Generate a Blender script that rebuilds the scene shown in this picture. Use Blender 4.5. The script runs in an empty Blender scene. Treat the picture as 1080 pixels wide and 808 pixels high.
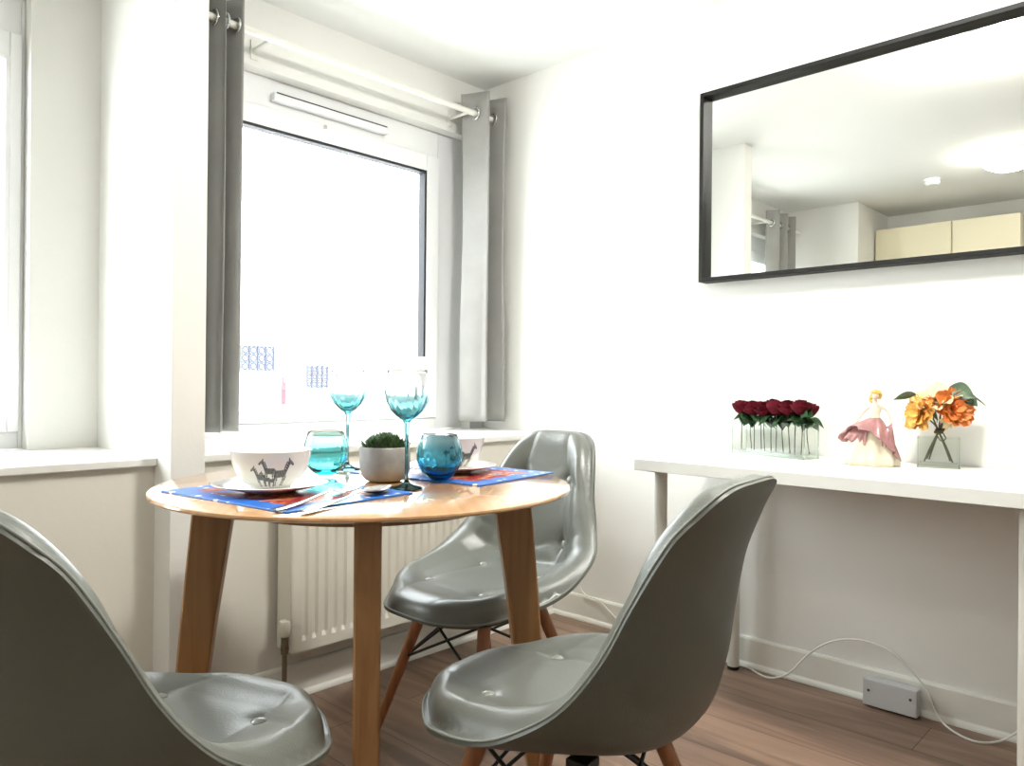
import bpy, bmesh, math, random
from math import sin, cos, pi, radians, sqrt, atan2, exp
from mathutils import Vector, Matrix
random.seed(7)
scene = bpy.context.scene
COL = scene.collection

# ------------------------------------------------------------------ materials
def mat(name):
    m = bpy.data.materials.new(name); m.use_nodes = True
    return m, m.node_tree.nodes, m.node_tree.links, m.node_tree.nodes['Principled BSDF']
def simple(name, col, rough=.5, metal=0., spec=.5, bump=0., bscale=40., coat=0., var=0., vscale=6.):
    m, N, L, b = mat(name)
    b.inputs['Base Color'].default_value = (*col, 1)
    b.inputs['Roughness'].default_value = rough
    b.inputs['Metallic'].default_value = metal
    b.inputs['Specular IOR Level'].default_value = spec
    b.inputs['Coat Weight'].default_value = coat
    tc = N.new('ShaderNodeTexCoord')
    if bump:
        t = N.new('ShaderNodeTexNoise'); t.inputs['Scale'].default_value = bscale; t.inputs['Detail'].default_value = 4
        L.new(tc.outputs['Object'], t.inputs['Vector'])
        bp = N.new('ShaderNodeBump'); bp.inputs['Strength'].default_value = bump; bp.inputs['Distance'].default_value = .002
        L.new(t.outputs['Fac'], bp.inputs['Height']); L.new(bp.outputs['Normal'], b.inputs['Normal'])
    if var:
        t = N.new('ShaderNodeTexNoise'); t.inputs['Scale'].default_value = vscale; t.inputs['Detail'].default_value = 3
        L.new(tc.outputs['Object'], t.inputs['Vector'])
        r = N.new('ShaderNodeValToRGB')
        r.color_ramp.elements[0].position = .3; r.color_ramp.elements[1].position = .7
        r.color_ramp.elements[0].color = (*[c*(1-var) for c in col], 1)
        r.color_ramp.elements[1].color = (*[min(1, c*(1+var)) for c in col], 1)
        L.new(t.outputs['Fac'], r.inputs['Fac']); L.new(r.outputs['Color'], b.inputs['Base Color'])
    return m
def wood(name, c0, c1, axis, scale=1., rough=.4, spec=.5, coat=0.):
    m, N, L, b = mat(name)
    tc = N.new('ShaderNodeTexCoord'); mp = N.new('ShaderNodeMapping')
    s = [22*scale]*3; s[axis] = 1.3*scale
    mp.inputs['Scale'].default_value = s
    t = N.new('ShaderNodeTexNoise'); t.inputs['Scale'].default_value = 2.2; t.inputs['Detail'].default_value = 6; t.inputs['Distortion'].default_value = .6
    r = N.new('ShaderNodeValToRGB'); r.color_ramp.elements[0].position = .3; r.color_ramp.elements[1].position = .72
    r.color_ramp.elements[0].color = (*c0, 1); r.color_ramp.elements[1].color = (*c1, 1)
    L.new(tc.outputs['Object'], mp.inputs['Vector']); L.new(mp.outputs['Vector'], t.inputs['Vector'])
    L.new(t.outputs['Fac'], r.inputs['Fac']); L.new(r.outputs['Color'], b.inputs['Base Color'])
    b.inputs['Roughness'].default_value = rough; b.inputs['Specular IOR Level'].default_value = spec
    b.inputs['Coat Weight'].default_value = coat; b.inputs['Coat Roughness'].default_value = .08
    return m
def floor_mat():
    m, N, L, b = mat('laminate_floor')
    tc = N.new('ShaderNodeTexCoord'); mp = N.new('ShaderNodeMapping')
    mp.inputs['Rotation'].default_value = (0, 0, radians(90))
    br = N.new('ShaderNodeTexBrick'); br.inputs['Scale'].default_value = 1.0
    br.inputs['Brick Width'].default_value = 1.25; br.inputs['Row Height'].default_value = .19
    br.inputs['Mortar Size'].default_value = .0016; br.inputs['Mortar Smooth'].default_value = .2
    br.inputs['Color1'].default_value = (.31, .205, .145, 1); br.inputs['Color2'].default_value = (.25, .16, .112, 1)
    br.inputs['Mortar'].default_value = (.10, .06, .04, 1)
    L.new(tc.outputs['Object'], mp.inputs['Vector']); L.new(mp.outputs['Vector'], br.inputs['Vector'])
    m2 = N.new('ShaderNodeMapping'); m2.inputs['Scale'].default_value = (9, .9, 1)
    t = N.new('ShaderNodeTexNoise'); t.inputs['Scale'].default_value = 1.6; t.inputs['Detail'].default_value = 7; t.inputs['Distortion'].default_value = 1.1
    L.new(tc.outputs['Object'], m2.inputs['Vector']); L.new(m2.outputs['Vector'], t.inputs['Vector'])
    r = N.new('ShaderNodeValToRGB'); r.color_ramp.elements[0].position = .32; r.color_ramp.elements[1].position = .7
    r.color_ramp.elements[0].color = (.55, .53, .52, 1); r.color_ramp.elements[1].color = (1.25, 1.22, 1.2, 1)
    L.new(t.outputs['Fac'], r.inputs['Fac'])
    mx = N.new('ShaderNodeMixRGB'); mx.blend_type = 'MULTIPLY'; mx.inputs['Fac'].default_value = 1
    L.new(br.outputs['Color'], mx.inputs['Color1']); L.new(r.outputs['Color'], mx.inputs['Color2'])
    L.new(mx.outputs['Color'], b.inputs['Base Color'])
    b.inputs['Roughness'].default_value = .42
    return m
def glass(name, col, rough=0., ior=1.45):
    m, N, L, b = mat(name)
    N.remove(b); g = N.new('ShaderNodeBsdfGlass'); g.inputs['Color'].default_value = (*col, 1)
    g.inputs['Roughness'].default_value = rough; g.inputs['IOR'].default_value = ior
    L.new(g.outputs['BSDF'], N['Material Output'].inputs['Surface'])
    return m
def ombre_glass(name, z0, z1, c0, c1, cm, pm=.55):
    """drinking glass tinted teal at the bottom and clear towards the rim"""
    m = glass(name, c0); N = m.node_tree.nodes; L = m.node_tree.links
    g = [n for n in N if n.type == 'BSDF_GLASS'][0]
    tc = N.new('ShaderNodeTexCoord'); sp = N.new('ShaderNodeSeparateXYZ'); mr = N.new('ShaderNodeMapRange')
    mr.inputs['From Min'].default_value = z0; mr.inputs['From Max'].default_value = z1
    r = N.new('ShaderNodeValToRGB'); r.color_ramp.elements[0].color = (*c0, 1); r.color_ramp.elements[1].color = (*c1, 1)
    e = r.color_ramp.elements.new(pm); e.color = (*cm, 1)
    L.new(tc.outputs['Object'], sp.inputs[0]); L.new(sp.outputs['Z'], mr.inputs['Value'])
    L.new(mr.outputs[0], r.inputs['Fac']); L.new(r.outputs['Color'], g.inputs['Color'])
    return m
def schlick(N, L):
    lw = N.new('ShaderNodeLayerWeight'); lw.inputs['Blend'].default_value = .5
    p = N.new('ShaderNodeMath'); p.operation = 'POWER'; p.inputs[1].default_value = 5
    q = N.new('ShaderNodeMath'); q.operation = 'MULTIPLY_ADD'; q.inputs[1].default_value = .9; q.inputs[2].default_value = .035
    L.new(lw.outputs['Facing'], p.inputs[0]); L.new(p.outputs[0], q.inputs[0]); return q.outputs[0]
def pane_mat():
    m, N, L, b = mat('window_pane_glass'); N.remove(b)
    t = N.new('ShaderNodeBsdfTransparent'); t.inputs['Color'].default_value = (.97, .985, .985, 1)
    g = N.new('ShaderNodeBsdfGlossy'); g.inputs['Roughness'].default_value = 0.0
    f = schlick(N, L)
    mx = N.new('ShaderNodeMixShader')
    L.new(f, mx.inputs[0]); L.new(t.outputs[0], mx.inputs[1]); L.new(g.outputs[0], mx.inputs[2])
    L.new(mx.outputs[0], N['Material Output'].inputs['Surface'])
    return m
def emit(name, col, s):
    m, N, L, b = mat(name)
    b.inputs['Base Color'].default_value = (.9, .9, .88, 1)
    b.inputs['Emission Color'].default_value = (*col, 1); b.inputs['Emission Strength'].default_value = s
    return m
def placemat_mat():
    m, N, L, b = mat('placemat_print')
    tc = N.new('ShaderNodeTexCoord')
    t = N.new('ShaderNodeTexNoise'); t.inputs['Scale'].default_value = 9; t.inputs['Detail'].default_value = 2.5; t.inputs['Distortion'].default_value = 2.2
    L.new(tc.outputs['Object'], t.inputs['Vector'])
    r = N.new('ShaderNodeValToRGB'); cr = r.color_ramp; cr.interpolation = 'CONSTANT'
    pts = [(0, (.02, .13, .55)), (.36, (.30, .025, .03)), (.44, (.46, .06, .04)), (.50, (.70, .25, .07)), (.545, (.38, .03, .04)), (.60, (.75, .55, .45)), (.66, (.03, .25, .65))]
    cr.elements[0].position = 0; cr.elements[0].color = (*pts[0][1], 1)
    cr.elements[1].position = pts[1][0]; cr.elements[1].color = (*pts[1][1], 1)
    for p, c in pts[2:]:
        e = cr.elements.new(p); e.color = (*c, 1)
    L.new(t.outputs['Fac'], r.inputs['Fac'])
    # blue border band with white stars (voronoi specks)
    sp = N.new('ShaderNodeSeparateXYZ'); L.new(tc.outputs['Object'], sp.inputs[0])
    def M(op, a, bv):
        n = N.new('ShaderNodeMath'); n.operation = op
        for i, q in enumerate((a, bv)):
            if q is None: continue
            if isinstance(q, (int, float)): n.inputs[i].default_value = q
            else: L.new(q, n.inputs[i])
        return n.outputs[0]
    ax = M('SUBTRACT', M('ABSOLUTE', sp.outputs['X'], None), .165-.048)
    ay = M('SUBTRACT', M('ABSOLUTE', sp.outputs['Y'], None), .215-.048)
    d = M('MAXIMUM', ax, ay); mask = M('GREATER_THAN', d, 0)
    v = N.new('ShaderNodeTexVoronoi'); v.inputs['Scale'].default_value = 24; v.inputs['Randomness'].default_value = .35
    L.new(tc.outputs['Object'], v.inputs['Vector'])
    st = M('LESS_THAN', v.outputs['Distance'], .17)
    mb = N.new('ShaderNodeMixRGB'); mb.inputs['Color1'].default_value = (.025, .17, .62, 1); mb.inputs['Color2'].default_value = (.9, .93, .95, 1)
    L.new(st, mb.inputs['Fac'])
    mx = N.new('ShaderNodeMixRGB'); L.new(mask, mx.inputs['Fac']); L.new(r.outputs['Color'], mx.inputs['Color1']); L.new(mb.outputs['Color'], mx.inputs['Color2'])
    L.new(mx.outputs['Color'], b.inputs['Base Color'])
    b.inputs['Roughness'].default_value = .3
    return m

M = {}
M['wall'] = simple('white_wall_paint', (.87, .865, .82), .75, bump=.15, bscale=90)
M['wall_cream'] = simple('cream_lower_wall', (.80, .765, .675), .75, bump=.15, bscale=90)  # creamier, darker base colour for the wall below the window
M['ceiling'] = simple('ceiling_paint', (.88, .885, .85), .85)
M['trim'] = simple('white_gloss_trim', (.86, .85, .78), .35)
M['sill'] = simple('sill_gloss_paint', (.88, .87, .82), .3)
M['upvc'] = simple('white_window_plastic', (.92, .93, .93), .25)
M['gasket'] = simple('black_rubber_gasket', (.02, .02, .025), .6)
M['floor'] = floor_mat()
M['curtain'] = simple('grey_curtain_fabric', (.33, .325, .305), .62, bump=.3, bscale=400, var=.06, vscale=8)
M['rod'] = simple('cream_painted_rod', (.85, .84, .77), .3)
M['chrome'] = simple('chrome', (.82, .82, .80), .16, 1.)
M['pipe'] = simple('aged_copper_pipe', (.30, .26, .19), .35, .9)
M['radiator'] = simple('cream_radiator_enamel', (.80, .77, .67), .35)
M['black'] = simple('black_metal', (.012, .012, .012), .4)
M['frame'] = simple('black_mirror_frame', (.010, .010, .009), .55, spec=.25, var=.2)
M['mirror'] = simple('mirror_silver', (.85, .86, .83), .0, 1.)
M['leather'] = simple('grey_faux_leather', (.155, .163, .143), .33, spec=.6, bump=.22, bscale=260, var=.04, vscale=5)
M['shell'] = simple('grey_shell_vinyl', (.102, .108, .086), .42, spec=.5, bump=.12, bscale=260, var=.05, vscale=4)
M['piping'] = simple('pale_piping', (.22, .23, .20), .4)
M['seam'] = simple('seam_thread', (.07, .07, .065), .6)
M['button'] = simple('grey_upholstery_button', (.30, .31, .28), .2, spec=.8)
M['leg'] = wood('beech_leg', (.30, .115, .045), (.43, .18, .075), 2, 1.2, .35)
M['oak'] = wood('oak_table_leg', (.27, .125, .045), (.40, .20, .08), 2, 1.0, .38)
M['oak_top'] = wood('oak_table_top', (.52, .27, .11), (.66, .37, .165), 1, 1.0, .16, .6, .9)
M['desk'] = simple('white_desk_laminate', (.87, .87, .82), .35)
M['desk_leg'] = simple('white_desk_leg', (.74, .73, .66), .35)
M['porcelain'] = simple('white_porcelain', (.88, .87, .82), .12, spec=.6, coat=.5)
M['zgrey'] = simple('zebra_grey_ink', (.20, .20, .20), .3)
M['zdark'] = simple('zebra_dark_ink', (.025, .025, .025), .3)
M['steel'] = simple('polished_steel', (.70, .70, .70), .14, 1.)
M['concrete'] = simple('pale_stone_pot', (.33, .33, .305), .7, bump=.2, bscale=60, var=.18, vscale=22)
M['soil'] = simple('soil', (.06, .045, .03), .9)
M['succulent'] = simple('succulent_green', (.040, .095, .025), .5, var=.5, vscale=60)
M['rose'] = simple('dark_red_rose', (.095, .003, .010), .8, spec=.15, var=.5, vscale=70)
M['leaf'] = simple('dark_leaf', (.030, .085, .030), .45, var=.3, vscale=40)
M['leaf2'] = simple('grey_green_leaf', (.085, .14, .075), .5, var=.25, vscale=30)
M['stem'] = simple('brown_green_stem', (.085, .085, .045), .6)
M['petal_orange'] = simple('orange_petal', (.86, .25, .055), .55, var=.2, vscale=30)
M['petal_yellow'] = simple('yellow_orange_petal', (.90, .46, .10), .55, var=.2, vscale=30)
M['petal_cream'] = simple('cream_petal', (.90, .72, .42), .55, var=.1, vscale=30)
def thin_glass():
    m, N, L, b = mat('clear_vase_glass'); N.remove(b)
    t = N.new('ShaderNodeBsdfTransparent'); t.inputs['Color'].default_value = (.975, .985, .972, 1)
    g = N.new('ShaderNodeBsdfGlossy'); g.inputs['Roughness'].default_value = .02
    f = schlick(N, L)
    mx = N.new('ShaderNodeMixShader')
    L.new(f, mx.inputs[0]); L.new(t.outputs[0], mx.inputs[1]); L.new(g.outputs[0], mx.inputs[2])
    L.new(mx.outputs[0], N['Material Output'].inputs['Surface'])
    return m
M['clear'] = thin_glass()
M['wine'] = ombre_glass('teal_ombre_glass', .0, .235, (.42, .51, .52), (1., 1., 1.), (.45, .74, .78), .66)
M['tumbler'] = ombre_glass('blue_ombre_glass', .0, .115, (.30, .66, .82), (1., 1., 1.), (.58, .80, .84), .60)
M['tumbler_teal'] = ombre_glass('aqua_ombre_glass', .0, .115, (.52, .88, .91), (1., 1., 1.), (.66, .92, .94), .60)
M['pane'] = pane_mat()
M['gown_pink'] = simple('pink_gown_glaze', (.43, .215, .21), .25, var=.22, vscale=30)
M['gown_cream'] = simple('cream_gown_glaze', (.80, .70, .54), .25, var=.15, vscale=25)
M['skin'] = simple('figurine_skin_glaze', (.82, .58, .44), .3)
M['hair'] = simple('figurine_blonde_glaze', (.80, .50, .12), .35, var=.25, vscale=90)
M['cabinet'] = simple('cream_cabinet_laminate', (.86, .79, .58), .4)
M['mat'] = placemat_mat()
M['mat_edge'] = simple('placemat_cork_edge', (.10, .22, .55), .5)
M['cable'] = simple('white_cable', (.80, .79, .72), .4)
M['box'] = simple('grey_white_plastic', (.62, .62, .62), .45)
M['screw'] = simple('screw_metal', (.10, .10, .10), .4, .6)
M['lamp'] = emit('opal_lamp_glass', (1., .98, .93), 58.0)
M['lamp_dim'] = emit('dimmer_opal_lamp_glass', (1., .97, .90), 15.0)
M['render'] = simple('pale_render', (.86, .86, .85), .9)
M['extglass'] = simple('blue_facade_glass', (.10, .13, .22), .5)
M['extframe'] = simple('grey_facade_frame', (.048, .054, .082), .6)
M['extred'] = simple('red_sign_paint', (.085, .030, .038), .7)
M['extteal'] = simple('teal_cladding', (.055, .085, .085), .7)
M['ground'] = simple('pale_paving', (.80, .80, .78), .9, var=.05)
M['stripe'] = simple('roof_line_grey', (.055, .055, .06), .8)

# ------------------------------------------------------------------ helpers
def link(o, parent=None):
    COL.objects.link(o)
    if parent is not None: o.parent = parent
    return o
def mk(name, bm, m, parent=None, smooth=False, loc=None, ang=None):
    me = bpy.data.meshes.new(name)
    bmesh.ops.recalc_face_normals(bm, faces=bm.faces) if not getattr(bm, 'keep', False) else None
    bm.to_mesh(me); bm.free()
    for mm in (m if isinstance(m, (list, tuple)) else [m]): me.materials.append(mm)
    if smooth:
        me.polygons.foreach_set('use_smooth', [True]*len(me.polygons))
        if ang is not None: me.set_sharp_from_angle(angle=radians(ang))
    o = bpy.data.objects.new(name, me); link(o, parent)
    if loc is not None: o.location = loc
    return o
def tag(o, label=None, cat=None, group=None, kind=None):
    if label: o['label'] = label
    if cat: o['category'] = cat
    if group: o['group'] = group
    if kind: o['kind'] = kind
    return o
def thing(name, loc, rz, label, cat, group=None):
    o = bpy.data.objects.new(name, None); COL.objects.link(o); o.location = loc; o.rotation_euler = (0, 0, rz)
    o.empty_display_size = .1
    return tag(o, label, cat, group)
def box(bm, x0, x1, y0, y1, z0, z1, bev=0., mi=0):
    b2 = bmesh.new() if bev else bm
    r = bmesh.ops.create_cube(b2, size=1)
    bmesh.ops.scale(b2, vec=(x1-x0, y1-y0, z1-z0), verts=r['verts'])
    bmesh.ops.translate(b2, vec=((x0+x1)/2, (y0+y1)/2, (z0+z1)/2), verts=r['verts'])
    if bev:
        bmesh.ops.bevel(b2, geom=b2.edges[:], offset=bev, segments=2, affect='EDGES', profile=.5)
        me = bpy.data.meshes.new('tmp'); b2.to_mesh(me); b2.free(); bm.from_mesh(me); bpy.data.meshes.remove(me)
    return bm
def bx(*a, **k): return box(bmesh.new(), *a, **k)
def lathe(bm, prof, seg=48, c=(0, 0, 0), flute=None):
    rings = []
    for i, (r, z) in enumerate(prof):
        if r < 1e-6: rings.append([bm.verts.new((c[0], c[1], c[2]+z))]); continue
        ring = []
        for k in range(seg):
            a = 2*pi*k/seg; rr = r*(1+(flute(a, i, z) if flute else 0))
            ring.append(bm.verts.new((c[0]+rr*cos(a), c[1]+rr*sin(a), c[2]+z)))
        rings.append(ring)
    for A, B in zip(rings, rings[1:]):
        n = seg
        for k in range(n):
            k2 = (k+1) % n
            if len(A) == 1 and len(B) == 1: continue
            if len(A) == 1: bm.faces.new((A[0], B[k], B[k2]))
            elif len(B) == 1: bm.faces.new((A[k], A[k2], B[0]))
            else: bm.faces.new((A[k], A[k2], B[k2], B[k]))
    return bm
def cat(P, t):
    n = len(P)-1; x = min(max(t, 0), 1)*n; i = min(int(x), n-1); f = x-i
    p0, p1, p2, p3 = P[max(i-1, 0)], P[i], P[i+1], P[min(i+2, n)]
    return tuple(.5*(2*b+(-a+c)*f+(2*a-5*b+4*c-d)*f*f+(-a+3*b-3*c+d)*f**3) for a, b, c, d in zip(p0, p1, p2, p3))
def tube(bm, pts, rad, seg=10, smooth=0, caps=True):
    if smooth: pts = [cat(pts, i/smooth) for i in range(smooth+1)]
    P = [Vector(p[:3]) for p in pts]; n = len(P)
    R = [rad(i/(n-1)) if callable(rad) else rad for i in range(n)]
    t = (P[1]-P[0]).normalized(); up = Vector((0, 0, 1)) if abs(t.z) < .9 else Vector((1, 0, 0))
    u = t.cross(up).normalized(); rings = []
    for i in range(n):
        t = (P[min(i+1, n-1)]-P[max(i-1, 0)]).normalized()
        u = (u-t*u.dot(t)).normalized(); v = t.cross(u)
        rings.append([bm.verts.new(P[i]+(u*cos(2*pi*k/seg)+v*sin(2*pi*k/seg))*R[i]) for k in range(seg)])
    for A, B in zip(rings, rings[1:]):
        for k in range(seg): bm.faces.new((A[k], A[(k+1) % seg], B[(k+1) % seg], B[k]))
    if caps: bm.faces.new(rings[0][::-1]); bm.faces.new(rings[-1])
    return bm
def gridmesh(bm, pts, closed_u=False, mi=0):
    V = [[bm.verts.new(p) for p in row] for row in pts]
    for A, B in zip(V, V[1:]):
        n = len(A)
        for k in range(n if closed_u else n-1):
            f = bm.faces.new((A[k], A[(k+1) % n], B[(k+1) % n], B[k])); f.material_index = mi
    return V
def prism(bm, pts, z0, z1):
    a = [bm.verts.new((x, y, z0)) for x, y in pts]; b = [bm.verts.new((x, y, z1)) for x, y in pts]
    bm.faces.new(a[::-1]); bm.faces.new(b)
    for i in range(len(a)):
        j = (i+1) % len(a); bm.faces.new((a[i], a[j], b[j], b[i]))
    return bm
def children(o): return [c for c in bpy.data.objects if c.parent == o]
def copy_tree(o, parent=None):
    c = o.copy(); COL.objects.link(c); c.parent = parent
    for ch in children(o): copy_tree(ch, c)
    return c
def struct(name, bm, m, **k):
    return tag(mk(name, bm, m, **k), kind='structure')

# ------------------------------------------------------------------ camera
CAM = (0, 0, 1.0)
F, YAW, PITCH, ROLL = 797.4916, .7571, .0011, .0092
cd = bpy.data.cameras.new('camera'); cam = bpy.data.objects.new('camera', cd); COL.objects.link(cam); scene.camera = cam
cd.sensor_width = 36; cd.sensor_fit = 'HORIZONTAL'; cd.lens = F/1080*36; cd.clip_start = .02; cd.clip_end = 500
fv = Vector((cos(YAW)*cos(PITCH), sin(YAW)*cos(PITCH), sin(PITCH)))
r0 = Vector((sin(YAW), -cos(YAW), 0)); u0 = r0.cross(fv)
rv = r0*cos(ROLL)+u0*sin(ROLL); uv = -r0*sin(ROLL)+u0*cos(ROLL)
mw = Matrix.Identity(4)
for i in range(3): mw[i][0] = rv[i]; mw[i][1] = uv[i]; mw[i][2] = -fv[i]; mw[i][3] = CAM[i]
cam.matrix_world = mw

# ------------------------------------------------------------------ room
XR, YL, YU, ZC = 2.552, 2.15, 2.607, 2.413
XL, YS, XK, YB = -.95, 2.05, -1.64, -2.7      # left wall, step wall, kitchen wall, back wall
T = .12
SILL = .788
struct('floor', bx(XK-T, XR+T, YB-T, YU+.35, -.1, 0), M['floor'])
struct('ceiling', bx(XK-T, XR+T, YB-T, YU+.35, ZC, ZC+.1), M['ceiling'])
struct('wall_right', bx(XR, XR+T, YB, YU+.3, 0, ZC), M['wall'])
struct('wall_back', bx(XK-T, XR+T, YB-T, YB, 0, ZC), M['wall'])
struct('wall_kitchen', bx(XK-T, XK, YB, YS, 0, ZC), M['wall'])
struct('wall_step', bx(XK-T, XL-T, YS, YS+T, 0, ZC), M['wall'])
struct('wall_left', bx(XL-T, XL, YS, YU+.3, 0, ZC), M['wall'])
struct('wall_below_window', bx(XL, XR, YL, YU, 0, SILL-.022), M['wall_cream'])
PX0, PX1, PYF = .842, .935, 2.045
struct('wall_pier', bx(PX0, PX1, PYF, YU, 0, ZC, bev=.002), M['wall'])
# window wall: lintels and jambs round two openings
W1 = (.99, 2.47); W2 = (-.80, .650); LINT = 2.16; DEP = .28
w = bmesh.new()
box(w, XL, W2[0], YU, YU+DEP, 0, ZC); box(w, W2[1], W1[0], YU, YU+DEP, 0, ZC); box(w, W1[1], XR, YU, YU+DEP, 0, ZC)
box(w, W2[0], W2[1], YU, YU+DEP, LINT, ZC); box(w, W1[0], W1[1], YU, YU+DEP, LINT, ZC)
box(w, W2[0], W2[1], YU, YU+DEP, 0, SILL-.022); box(w, W1[0], W1[1], YU, YU+DEP, 0, SILL-.022)
struct('wall_window', w, M['wall'])
# sill boards run across the deep ledge
struct('trim_1', bx(PX1, XR, 2.132, YU+.06, SILL-.022, SILL, bev=.003), M['sill'])
struct('trim_2', bx(XL, PX0, 2.132, YU+.06, SILL-.022, SILL, bev=.003), M['sill'])
def baseboard(name, p0, p1, nrm, h=.107):
    """skirting with a rounded top edge and a quarter bead at the floor; nrm points into the room"""
    prof = [(0, 0), (.022, 0), (.022, .006), (.019, .013), (.014, .018), (.013, .02), (.013, h-.008), (.010, h-.002), (.006, h), (0, h)]
    bm = bmesh.new(); n = Vector(nrm); rows = []
    for p in (p0, p1):
        rows.append([bm.verts.new((p[0]+n.x*a, p[1]+n.y*a, b)) for a, b in prof])
    k = len(prof)
    for i in range(k): bm.faces.new((rows[0][i], rows[0][(i+1) % k], rows[1][(i+1) % k], rows[1][i]))
    bm.faces.new(rows[0][::-1]); bm.faces.new(rows[1])
    struct(name, bm, M['trim'])
baseboard('baseboard_right', (XR, YL, 0), (XR, YB, 0), (-1, 0))
baseboard('baseboard_window', (PX1, YL, 0), (XR-.02, YL, 0), (0, -1))
baseboard('baseboard_left_bay', (XL, YL, 0), (PX0, YL, 0), (0, -1))
baseboard('baseboard_back', (XK, YB, 0), (XR-.02, YB, 0), (0, 1))
baseboard('baseboard_kitchen', (XK, YS, 0), (XK, YB, 0), (1, 0))

def ring(bm, x0, x1, z0, z1, y0, y1, wl, wr, wt, wb, bev=.003):
    box(bm, x0, x0+wl, y0, y1, z0, z1, bev); box(bm, x1-wr, x1, y0, y1, z0, z1, bev)
    box(bm, x0+wl, x1-wr, y0, y1, z1-wt, z1, bev); box(bm, x0+wl, x1-wr, y0, y1, z0, z0+wb, bev)
def window(name, x0, x1, glass_box, k=1.):
    root = bpy.data.objects.new(name, None); COL.objects.link(root); root.location = ((x0+x1)/2, YU+.1, SILL)
    root['kind'] = 'structure'
    inv = Vector(root.location)
    def part(n, bm, m):
        bmesh.ops.translate(bm, vec=-inv, verts=bm.verts[:]); return mk(n, bm, m, root)
    gx0, gx1, gz0, gz1 = glass_box
    y = YU+.06
    fr = bmesh.new(); ring(fr, x0, x1, SILL, LINT, y, y+.07, gx0-.09*k-x0, x1-gx1-.085*k, LINT-gz1-.085, gz0-.06-SILL)
    part('window_frame', fr, M['upvc'])
    sa = bmesh.new(); ring(sa, gx0-.088*k, gx1+.083*k, gz0-.058, gz1+.083, y-.014, y+.05, .088*k-.010, .083*k-.010, .073, .048)
    part('window_sash', sa, M['upvc'])
    gk = bmesh.new(); box(gk, gx0-.011, gx0+.001, y-.012, y+.03, gz0+.22, gz1); box(gk, gx1-.001, gx1+.011, y-.012, y+.03, gz0+.22, gz1); box(gk, gx0-.011, gx1+.011, y-.012, y+.03, gz1-.001, gz1+.011)  # window glare put into the shape: sides stop short, no bottom run
    part('gasket', gk, M['gasket'] if k == 1 else M['upvc'])
    part('pane', bx(gx0, gx1, y+.012, y+.016, gz0, gz1), M['pane'])
    return root, part
w1, p1 = window('window_1', W1[0], W1[1], (1.12, 2.222, .90, 1.958))
v = bmesh.new(); box(v, 1.46, 2.0, YU+.028, YU+.06, 2.072, 2.104, .006); p1('trickle_vent', v, M['upvc'])
v = bmesh.new(); box(v, 1.47, 1.99, YU+.026, YU+.0285, 2.0990, 2.1030); p1('vent_slot', v, M['gasket'])
v = bmesh.new(); lathe(v, [(0, 0), (.008, 0), (.006, .012), (0, .014)], 12, (1.69, YU+.038, 2.022)); p1('catch_knob', v, M['steel'])
w2, p2 = window('window_2', W2[0], W2[1], (-.69, .597, .90, 1.958), .5)
v = bmesh.new(); box(v, -.09, -.05, YU+.045, YU+.13, .86, 2.0, .003); p2('mullion', v, M['upvc'])

# ------------------------------------------------------------------ curtains and rods
def curtain(x0, x1, yc, folds, amp, phase, label, seed, flare=0.):
    rnd = random.Random(seed)
    zt, zb = 2.315, .828
    root = thing('curtain', ((x0+x1)/2, yc, zb), 0, label, 'curtain', None)
    ox, oy = (x0+x1)/2, yc
    n = int(folds*26); m = 40; bm = bmesh.new(); pts = []
    ph = [rnd.uniform(-.5, .5) for _ in range(8)]
    for j in range(m+1):
        t = j/m; z = zt+(zb-zt)*t; row = []
        for i in range(n+1):
            s = i/n
            a = phase+2*pi*folds*s
            k = amp*(1-.12*t)*(1+.08*sin(3*s+ph[0]))
            yy = k*sin(a)+.006*t*sin(1.3*a+ph[1]*4+t*2)+(.0035+.004*t)*sin(2.9*a+ph[3]*6+1.6*t)
            xx = (x0+(x1-x0)*s)-ox+.006*sin(2*a+.4)+.004*t*sin(a*.7+5*t+ph[2])
            xx += flare*sin(pi*min(t*1.3, 1))*(.5-s)
            row.append((xx, yy, z-zb))
        pts.append(row)
    gridmesh(bm, pts)
    fab = mk('curtain_fabric', bm, M['curtain'], root, True)
    md = fab.modifiers.new('thickness', 'SOLIDIFY'); md.thickness = .003
    # hem band
    hb = bmesh.new(); rows = []
    for j in (0, 1):
        z = .05+.004*j
        rows.append([(x, y-.003, z) for x, y, _ in pts[-2]])
    # eyelets where the rod pierces the cloth
    for f in range(-1, int(folds*2)+2):
        s = (f*pi-phase)/(2*pi*folds)
        if s < .02 or s > .98: continue
        a = phase+2*pi*folds*s
        xx = (x0+(x1-x0)*s)-ox+.006*sin(2*a+.4)
        e = bmesh.new(); rr = []
        for k in range(24):
            q = 2*pi*k/24; cx = Vector((0, cos(q), sin(q)))
            rr.append([Vector((xx, 0, 2.222-zb))+cx*.026+(cx*cos(w_)+Vector((1, 0, 0))*sin(w_))*.005 for w_ in [2*pi*g/8 for g in range(8)]])
        rr.append(rr[0]); gridmesh(e, rr, True)
        bmesh.ops.remove_doubles(e, verts=e.verts[:], dist=1e-5)
        mk('eyelet', e, M['steel'], root, True)
    hb.free()
    return root
YR = 2.48
curtain(2.335, 2.530, YR, 1.75, .064, pi/2, 'grey eyelet curtain hanging in the corner beside the right wall', 3, .03)
curtain(.975, 1.235, YR, 3.345, .048, pi/2, 'grey eyelet curtain hanging just right of the white pier', 5)
curtain(-.80, -.36, YR, 3, .05, .6, 'grey eyelet curtain of the left bay, seen only in the mirror', 8)
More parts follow.
